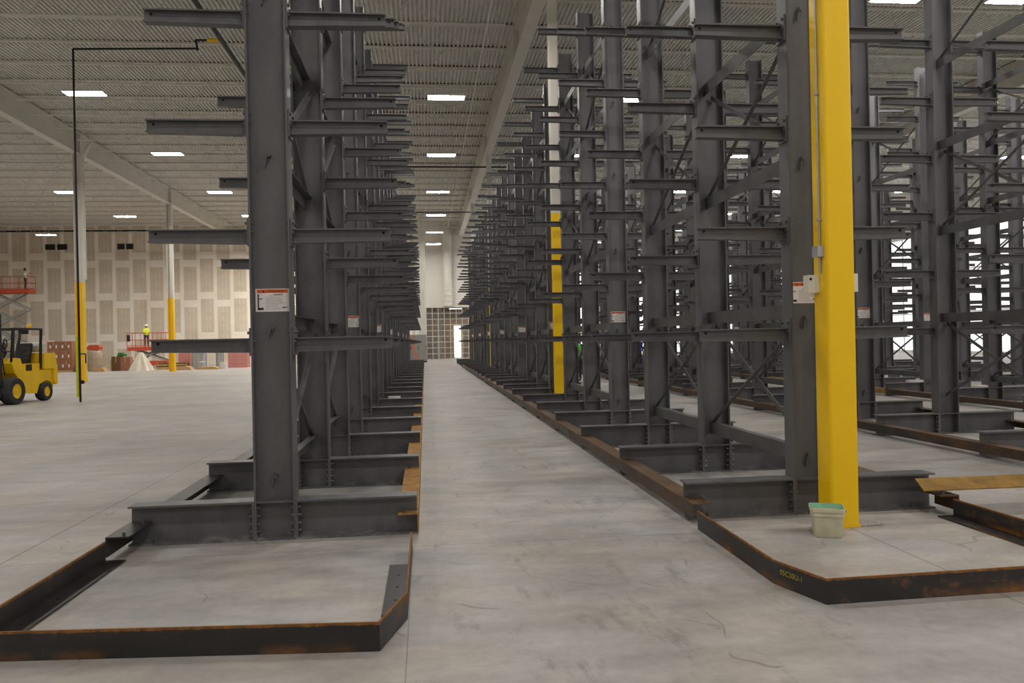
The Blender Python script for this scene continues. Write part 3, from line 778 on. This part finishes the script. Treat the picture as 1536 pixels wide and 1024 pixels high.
def wheel(x, y, r, wd, s):
    m = MB(); o = (x, y, r)
    m.lathe([(r * .55, -wd / 2), (r * .93, -wd / 2), (r, -wd / 2 + .04), (r, wd / 2 - .04), (r * .93, wd / 2), (r * .55, wd / 2)], o, 'y', 32, cap=False)
    w = m.obj('wheel', M['rubber'], fk)
    m = MB(); e = s * (wd / 2 - .02)
    m.lathe([(.0, -.01), (r * .2, -.01), (r * .25, -.02), (r * .3, -.02), (r * .57, .0), (r * .57, -.1), (.0, -.1)] if s > 0 else [(.0, .01), (r * .2, .01), (r * .25, .02), (r * .3, .02), (r * .57, 0), (r * .57, .1), (.0, .1)], (x, y + e, r), 'y', 24)
    m.obj('rim', M['yellow_old'], w)
for s in (-1, 1):
    wheel(WB, s * .55, .41, .34, s); wheel(0, s * .46, .3, .26, s)
m = MB()
for y in (-.4, .4):
    m.box(2.0, 2.16, y - .05, y + .05, .15, 2.75); m.box(2.02, 2.12, y * .78 - .04, y * .78 + .04, .2, 2.7)
for z in (.4, 1.5, 2.65): m.box(2.04, 2.1, -.4, .4, z, z + .12)
m.box(1.6, 2.0, -.35, .35, .35, .6)
m.obj('mast', M['black'], fk)
m = MB(); m.cyl((2.06, -.12, .4), (2.06, -.12, 2.3), .05, n=10); m.cyl((2.06, .12, .4), (2.06, .12, 2.3), .05, n=10); m.obj('lift_cylinder', M['yellow_old'], fk)
m = MB()
for q in range(4):
    c = [(1.8 + .08 * math.cos(a), .3 + .04 * q, 1.5 + .12 * q + .14 * math.sin(a)) for a in (2 * math.pi * i / 14 for i in range(15))]
    m.tube(c, .018, 6)
m.tube([(1.8, .32, 1.4), (1.7, .3, 1.0), (1.6, .25, .9)], .018, 6); m.obj('hose', M['black'], fk)
m = MB(); m.box(2.17, 2.23, -.55, .55, .25, .36); m.box(2.17, 2.23, -.55, .55, .62, .72)
for i in range(7): m.box(2.18, 2.22, -.53 + i * .175, -.5 + i * .175, .72, 1.5)
m.box(2.17, 2.23, -.55, .55, 1.5, 1.56); m.obj('carriage', M['black'], fk)
for y in (-.32, .32):
    MB().prism([(2.235, .08), (2.235, .7), (2.285, .7), (2.3, .13), (3.3, .1), (3.35, .08)], 'y', y - .06, y + .06).obj('fork', M['black'], fk)

# ------------------------------------------------------------------ people
def person(label, loc, rz, shirt, legs, extras, arms='down', group=None):
    J = [(0, 0, .95, .14, .11), (0, 0, 1.15, .145, .1), (0, .01, 1.38, .17, .11), (0, 0, 1.5, .06, .06), (0, -.015, 1.6, .075, .09), (0, -.01, 1.71, .07, .085)]
    E = [(0, 1), (1, 2), (2, 3), (3, 4), (4, 5)]
    def add(p, a): J.append(p); E.append((a, len(J) - 1)); return len(J) - 1
    for s in (-1, 1):
        a = add((s * .1, 0, .86, .09, .09), 0); a = add((s * .11, -.02, .5, .062, .065), a); a = add((s * .115, .01, .1, .045, .05), a); add((s * .12, -.13, .045, .045, .035), a)
        a = add((s * .19, 0, 1.42, .062, .062), 2)
        if arms == 'reach' and s == -1:
            a = add((s * .24, -.2, 1.3, .045, .045), a); a = add((s * .22, -.42, 1.36, .035, .035), a); add((s * .22, -.52, 1.38, .035, .025), a)
        elif arms == 'front':
            a = add((s * .25, -.03, 1.15, .046, .046), a); a = add((s * .17, -.24, 1.1, .035, .035), a); add((s * .15, -.33, 1.12, .034, .024), a)
        else:
            a = add((s * .24, .02, 1.16, .046, .046), a); a = add((s * .25, -.05, .92, .035, .035), a); add((s * .25, -.07, .82, .034, .024), a)
    me = bpy.data.meshes.new('b'); me.from_pydata([j[:3] for j in J], E, [])
    o = bpy.data.objects.new('b', me); C.objects.link(o)
    o.modifiers.new('s', 'SKIN'); sub = o.modifiers.new('u', 'SUBSURF'); sub.levels = 1
    for v, j in zip(me.skin_vertices[0].data, J): v.radius = (j[3], j[4])
    me.skin_vertices[0].data[0].use_root = True
    bpy.context.view_layer.update()
    bm = bpy.data.meshes.new_from_object(o.evaluated_get(bpy.context.evaluated_depsgraph_get())); bpy.data.objects.remove(o)
    lo = min(v.co.z for v in bm.vertices)
    for v in bm.vertices: v.co.z -= lo
    bm.materials.clear()
    for k in (M['skin'], shirt, legs, M['boot']): bm.materials.append(k)
    for p in bm.polygons:
        z = p.center.z; hand = abs(p.center.x) > .2 and z < .95 or p.center.y < -.3
        p.material_index = 0 if z > 1.49 or hand else 1 if z > .95 else 2 if z > .12 else 3
        p.use_smooth = True
    b = link('person', bm, None, loc, (0, 0, rz)); tag(b, label, 'person', group)
    dz = -lo
    m = MB(); m.lathe([(.0, .0), (.02, .0), (.028, .012), (.012, .03), (.0, .034)], (0, -.105, 1.6 + dz), 'z', 8); m.obj('nose', M['skin'], b)
    for s in (-1, 1): MB().lathe([(0, -.012), (.012, 0), (0, .012)], (s * .034, -.098, 1.65 + dz), 'z', 8).obj('eye', M['black'], b)
    if 'hat' in extras:
        m = MB(); m.lathe([(.0, .13), (.06, .12), (.1, .08), (.115, .02), (.15, .0), (.15, -.01), (.11, -.01)], (0, -.015, 1.69 + dz), 'z', 18); m.obj('hard_hat', M['hat'], b)
    else:
        m = MB(); m.lathe([(.0, .1), (.05, .095), (.09, .06), (.1, 0), (.095, -.06), (.08, -.07)], (0, .012, 1.7 + dz), 'z', 16); m.obj('hair', M['hair'], b)
    if 'vest' in extras or 'gvest' in extras:
        rg = []
        for z, a, c in ((.98, .185, .155), (1.15, .19, .15), (1.36, .215, .16), (1.46, .16, .11), (1.49, .1, .085)):
            rg.append([(a * math.cos(t), .005 + c * math.sin(t), z + dz) for t in (2 * math.pi * i / 18 for i in range(18))])
        MB().rings(rg, 0, False).obj('vest', M['hivis'] if 'vest' in extras else M['hivis_green'], b)
    return b

# ------------------------------------------------------------------ scissor lifts
def scissor_lift(label, x, y, L, zp, n):
    t = thing('scissor_lift', label, 'scissor lift', (x, y, 0)); w = .6
    m = MB(); m.box(-L / 2, L / 2, -w, w, .25, .6); m.obj('chassis', M['lift_red'], t)
    for sx in (-1, 1):
        for sy in (-1, 1):
            MB().lathe([(.12, -.1), (.24, -.1), (.24, .1), (.12, .1)], (sx * (L / 2 - .35), sy * (w + .02), .24), 'y', 18).obj('wheel', M['rubber'], t)
    z0, z1 = .6, zp - .15; st = (z1 - z0) / n
    m = MB(); a = L / 2 - .3
    for k in range(n):
        for sy in (-.45, .45):
            m.bar((-a, sy, z0 + st * k), (a, sy * .9, z0 + st * (k + 1)), .06, .12); m.bar((a, sy, z0 + st * k), (-a, sy * .9, z0 + st * (k + 1)), .06, .12)
        m.cyl((0, -.5, z0 + st * (k + .5)), (0, .5, z0 + st * (k + .5)), .04, n=8)
    m.obj('scissor_arms', M['panel_grey'], t)
    MB().box(-L / 2, L / 2, -w, w, zp - .3, zp).obj('platform', M['lift_red'], t)
    m = MB()
    for z in (.1, .55, 1.1):
        for sy in (-w, w): m.cyl((-L / 2, sy, zp + z), (L / 2, sy, zp + z), .025, n=6)
        for sx in (-L / 2, L / 2): m.cyl((sx, -w, zp + z), (sx, w, zp + z), .025, n=6)
    for i in range(6):
        for sy in (-w, w): m.cyl((-L / 2 + L * i / 5, sy, zp), (-L / 2 + L * i / 5, sy, zp + 1.1), .022, n=6)
    m.obj('guard_rail', M['lift_red'], t)
    MB().box(-L / 2 + .05, -L / 2 + .25, -w - .16, -w - .03, zp + .45, zp + .95).obj('control_box', M['black'], t)
    return t
scissor_lift('red-orange scissor lift raised high at the far left beside the drywall wall', -33.75, 70.5, 3.4, 6.62, 4)
scissor_lift('low red scissor lift behind the material piles near the drywall wall', -21.66, 67.0, 3.2, 1.72, 1)
person('worker in white shirt reaching to the wall on the raised scissor lift', (-32.55, 70.4, 6.622), R(105), M['white_cloth'], M['dark_cloth'], (), 'reach', 'workers')
person('worker in yellow hi-vis vest and white hard hat on the low scissor lift', (-21.95, 66.9, 1.722), R(40), M['hivis'], M['dark_cloth'], ('hat', 'vest'), 'front', 'workers')
person('worker in blue shirt standing among the racks right of the aisle', (10.7, 40., .0), R(20), M['blue_cloth'], M['denim'], (), 'down', 'workers')
person('worker in green hi-vis vest half hidden in the second aisle', (5.95, 31.5, .0), R(-30), M['dark_cloth'], M['dark_cloth'], ('hat', 'gvest'), 'down', 'workers')

# ------------------------------------------------------------------ material piles along the far wall
def carton(x, y, z, w, d, h, label, m='carton', spots=False, group=None, rz=0):
    b = MB(); b.box(-w / 2, w / 2, -d / 2, d / 2, 0, h)
    b.box(-.03, .03, -d / 2 - .002, d / 2 + .002, h * .6, h + .002, 1)
    if spots:
        for i in (-.25, .25): 
            b.box(w * i - .05, w * i + .05, -d / 2 - .006, -d / 2 - .001, h * .3, h * .62, 2)
    o = b.obj('carton', [M[m], M['carton_tan'], M['paper']], None, (x, y, z)); o.rotation_euler = (0, 0, rz)
    return tag(o, label, 'carton', group)
pl = MB()
def pallet(x, y, w, d, label):
    m = MB()
    for i in range(7): m.box(-w / 2 + i * w / 6.6, -w / 2 + i * w / 6.6 + w / 9, -d / 2, d / 2, .11, .135)
    for yy in (-d / 2, -.05, d / 2 - .1): m.box(-w / 2, w / 2, yy, yy + .1, 0, .11)
    return tag(m.obj('pallet', M['wood'], None, (x, y, 0)), label, 'pallet')
pallet(-26.2, 62, 1.75, 1.1, 'wooden pallet under the tall carton stack behind the forklift')
tiers = ('bottom', 'middle', 'top')
for k in range(3):
    for i in range(2):
        carton(-26.62 + .84 * i, 62, .14 + .7 * k, .83, 1., .695, f'brown carton with white stickers behind the forklift, {("left", "right")[i]} one of {tiers[k]} tier', 'carton', True, 'cartons on the pallet behind the forklift')
tag(MB().box(-.5, .5, -.45, .45, 0, 2.3).obj('wrapped_load', M['canvas'], None, (-27.75, 62.6, 0)), 'tall white wrapped load left of the brown carton stack', 'load')
m = MB(); m.lathe([(.3, 0), (.48, .02), (.5, .4), (.47, .9), (.5, 1.35), (.42, 1.5), (.2, 1.55)], n=20)
tag(m.obj('wrapped_bundle', M['wrap'], None, (-24.05, 62.2, 0)), 'stretch-wrapped grey-brown bundle right of the far yellow column', 'bundle')
m = MB(); m.prism([(-.4, 0), (.4, 0), (.45, .2), (.3, .38), (-.3, .36), (-.45, .18)], 'y', -.3, .3)
tag(m.obj('red_bag', M['lift_red'], None, (-24.05, 62.2, 1.56)), 'red bag lying on top of the stretch-wrapped bundle', 'bag')
carton(-23.0, 63.6, 0, .8, .6, .8, 'pale yellow carton between the wrapped bundle and olive carton', 'wood')
carton(-22.45, 62.1, 0, .62, .6, 1.05, 'olive-brown carton beside the white draped tarp', 'carton_dark')
carton(-21.8, 62.1, 0, .66, .6, 1.0, 'red-brown carton touching the white draped tarp', 'carton')
m = MB(); m.prism([(-.3, 0), (.25, 0), (.28, .12), (.05, .28), (-.2, .26)], 'y', -.25, .25)
tag(m.obj('cloth_heap', M['green'], None, (-22.1, 62.1, 1.055)), 'green cloth heap on top of the brown cartons', 'cloth')
rg = []
for z, r in ((0, .78), (.3, .66), (.8, .4), (1.15, .22), (1.32, .1)):
    rg.append([(r * (1 + .16 * math.cos(7 * t)) * math.cos(t), r * .7 * (1 + .16 * math.cos(7 * t)) * math.sin(t), z) for t in (2 * math.pi * i / 56 for i in range(56))])
tag(MB().rings(rg).obj('draped_tarp', M['canvas'], None, (-20.4, 61, 0)), 'white tarp draped in folds over a cone-shaped heap on the floor', 'tarp')
rnd = random.Random(11)
for k in range(5):
    for i in range(4):
        m = MB(); m.box(-1.0 + rnd.uniform(-.1, .1), 1.0 + rnd.uniform(-.1, .1), -.1, .1, 0, .09)
        o = m.obj('lumber_board', M['wood'] if rnd.random() > .45 else M['carton_dark'], None, (-18.75, 62.4 + .23 * i, .1 * k)); 
        tag(o, 'timber board in the lumber pile behind the draped tarp', 'board', 'lumber pile boards')
for k, (x, y, w, h, c) in enumerate(((-17.35, 60.2, 1.5, .28, 'carton_tan'), (-15.6, 60.4, 1.6, .22, 'wood'), (-23.2, 60.9, .9, .3, 'carton_tan'))):
    m = MB(); m.prism([(-w / 2, 0), (w / 2, 0), (w / 2 - .1, h * .7), (w / 4, h), (-w / 4, h * .9), (-w / 2 + .12, h * .5)], 'y', -.35, .35)
    tag(m.obj('bag_pile', M[c], None, (x, y, 0)), ('tan crumpled bag pile in front of the steel drum', 'long low pale bundle on the floor left of nearest rack column', 'low tan bag pile before the brown cartons')[k], 'bags')
m = MB(); m.lathe([(.0, 0), (.55, 0), (.55, .5), (.57, .52), (.55, .54), (.55, 1.2), (.57, 1.22), (.55, 1.24), (.55, 1.75), (.0, 1.75)], n=24)
tag(m.obj('steel_drum', M['galv'], None, (-16.7, 62.3, 0)), 'grey galvanised drum below the lowest left arm', 'drum')
m = MB(); m.lathe([(.0, 0), (.3, 0), (.3, 1.4), (.0, 1.4)], n=20)
tag(m.obj('duct_section', M['galv'], None, (-15.4, 63.0, 0)), 'narrow upright galvanised duct section right of the drum', 'duct')
carton(-18.05, 63.6, 0, .9, .6, 1.75, 'pale pink carton left of the galvanised drum', 'pinkfoam')
for k in range(6):
    tag(MB().box(-.7, .7, -.6, .6, 0, .28).obj('foam_board_pack', M['pinkfoam'], None, (-14.2, 64, .29 * k)), f'pink foam board pack near the left rack, {ORD[k]} from the floor', 'foam boards', 'pink foam board packs')
for k in range(4):
    m = MB(); m.lathe([(.0, 0), (.24, 0), (.26, .02), (.24, .04), (.24, .1), (.26, .12), (.0, .12)], n=18)
    tag(m.obj('pail_lid_stack', M['paper'], None, (-14.55, 60.6, .125 * k)), f'small round white tin left of nearest rack column, {ORD[k]} from the floor', 'tin', 'white tins on the floor')

# electrical gear at the aisle end
t = thing('switchgear_cabinet', 'pale grey switchgear cabinet at the far end of the left racks', 'cabinet', (-.55, 66, 0))
MB().box(-1.2, .68, 0, .8, .1, 2.25).obj('cabinet_body', M['panel_grey'], t)
MB().box(-1.2, .68, .05, .75, 0, .1).obj('plinth', M['black'], t)
for i in range(3):
    d_ = MB().box(-1.17 + .62 * i, -.59 + .62 * i, -.03, -.002, .16, 2.2).obj('door', M['panel_grey'], t)
    MB().box(-.65 + .62 * i, -.62 + .62 * i, -.06, -.031, 1.1, 1.3).obj('handle', M['black'], d_)
for i in range(5):
    o = MB().cyl((-.46 + .13 * i, 66.4, 2.252), (-.46 + .13 * i, 66.4, ZC - .02), .05, n=10).obj('riser_conduit', M['white_steel'])
    tag(o, f'white riser conduit above the grey switchgear at aisle end, {ORD[i]} from the left', 'conduit', 'riser conduits')
m = MB(); m.tube([(-1.0, 65.75, 2.2), (-.98, 65.7, 1.6), (-.8, 65.7, .9), (-.65, 65.75, .4), (-.4, 65.7, .03)], .04, 8); m.tube([(-1.1, 65.75, 2.2), (-1.05, 65.7, 1.4), (-.95, 65.65, .7), (-.6, 65.6, .03)], .04, 8)
tag(m.obj('cable', M['orange_cord']), 'orange cables hanging in front of the grey switchgear cabinet', 'cable')
m = MB(); m.lathe([(.42, 0), (.42, 5.0)], (0, 0, 0), n=20)
for z in (3., 5.5): m.box(-.5, .5, .3, .48, z, z + .06)
for z in (0.4, .9, 1.4): m.lathe([(.43, z), (.46, z + .1), (.43, z + .2)], n=20)
m.lathe([(.42, 5), (.42, 7.585)], n=20)
tag(m.obj('vertical_duct', M['white_steel'], None, (2.15, YF - .52, 4.9)), 'tall silver duct on the white wall above the end glazing', 'duct', kind='thing')

# small things left on the rack bases
by = ROWS[3][2] + S * 3
m = MB(); m.lathe([(.0, 0), (.032, 0), (.034, .02), (.034, .14), (.03, .17), (.013, .2), (.013, .215)], n=14)
bt = m.obj('water_bottle', M['water'], None, (13.85, by, ZB + .002)); tag(bt, 'clear water bottle standing on a rack base right of the yellow column', 'bottle')
MB().lathe([(.0, .235), (.016, .235), (.016, .213), (.0, .213)], n=12).obj('cap', M['blue_cap'], bt)
o = MB().box(-.2, .2, -.08, .08, 0, .06).obj('paper_pad', M['paper'], None, (12.72, by - S, ZB + .002)); tag(o, 'white pad lying on a rack base near the water bottle', 'paper')
o = MB().box(-.16, .16, -.08, .08, 0, .05).obj('paper_pad', M['paper'], None, (12.76, ROWS[3][2] + S, ZB + .002)); tag(o, 'white pad lying on a rack base in front of the other pad', 'paper')
o = MB().box(-.14, .14, -.08, .08, 0, .05).obj('paper_scrap', M['paper'], None, (-.75, ya + S * 5, ZB + .002)); tag(o, 'small white scrap on the sixth left rack base', 'paper')

# ------------------------------------------------------------------ world + camera
wd = bpy.data.worlds.new('world'); bpy.context.scene.world = wd; wd.use_nodes = True
wd.node_tree.nodes['Background'].inputs[0].default_value = (.5, .52, .55, 1); wd.node_tree.nodes['Background'].inputs[1].default_value = .3
cam = bpy.data.cameras.new('camera'); co = bpy.data.objects.new('camera', cam); C.objects.link(co)
yaw, pit, rol = .1068, -.0016, .0206
cy, sy, cp, sp = math.cos(yaw), math.sin(yaw), math.cos(pit), math.sin(pit)
fw = Vector((sy * cp, cy * cp, sp)); r0 = Vector((cy, -sy, 0)); u0 = r0.cross(fw)
r = r0 * math.cos(rol) - u0 * math.sin(rol); u = u0 * math.cos(rol) + r0 * math.sin(rol)
co.matrix_world = Matrix(((r.x, u.x, -fw.x, 0), (r.y, u.y, -fw.y, 0), (r.z, u.z, -fw.z, 1.65), (0, 0, 0, 1)))
cam.sensor_width = 36; cam.lens = 1215 / 1536 * 36; cam.clip_start = .05; cam.clip_end = 300
sc = bpy.context.scene
sc.camera = co
sc.view_settings.view_transform = 'Standard'; sc.view_settings.look = 'None'; sc.view_settings.exposure = 0.
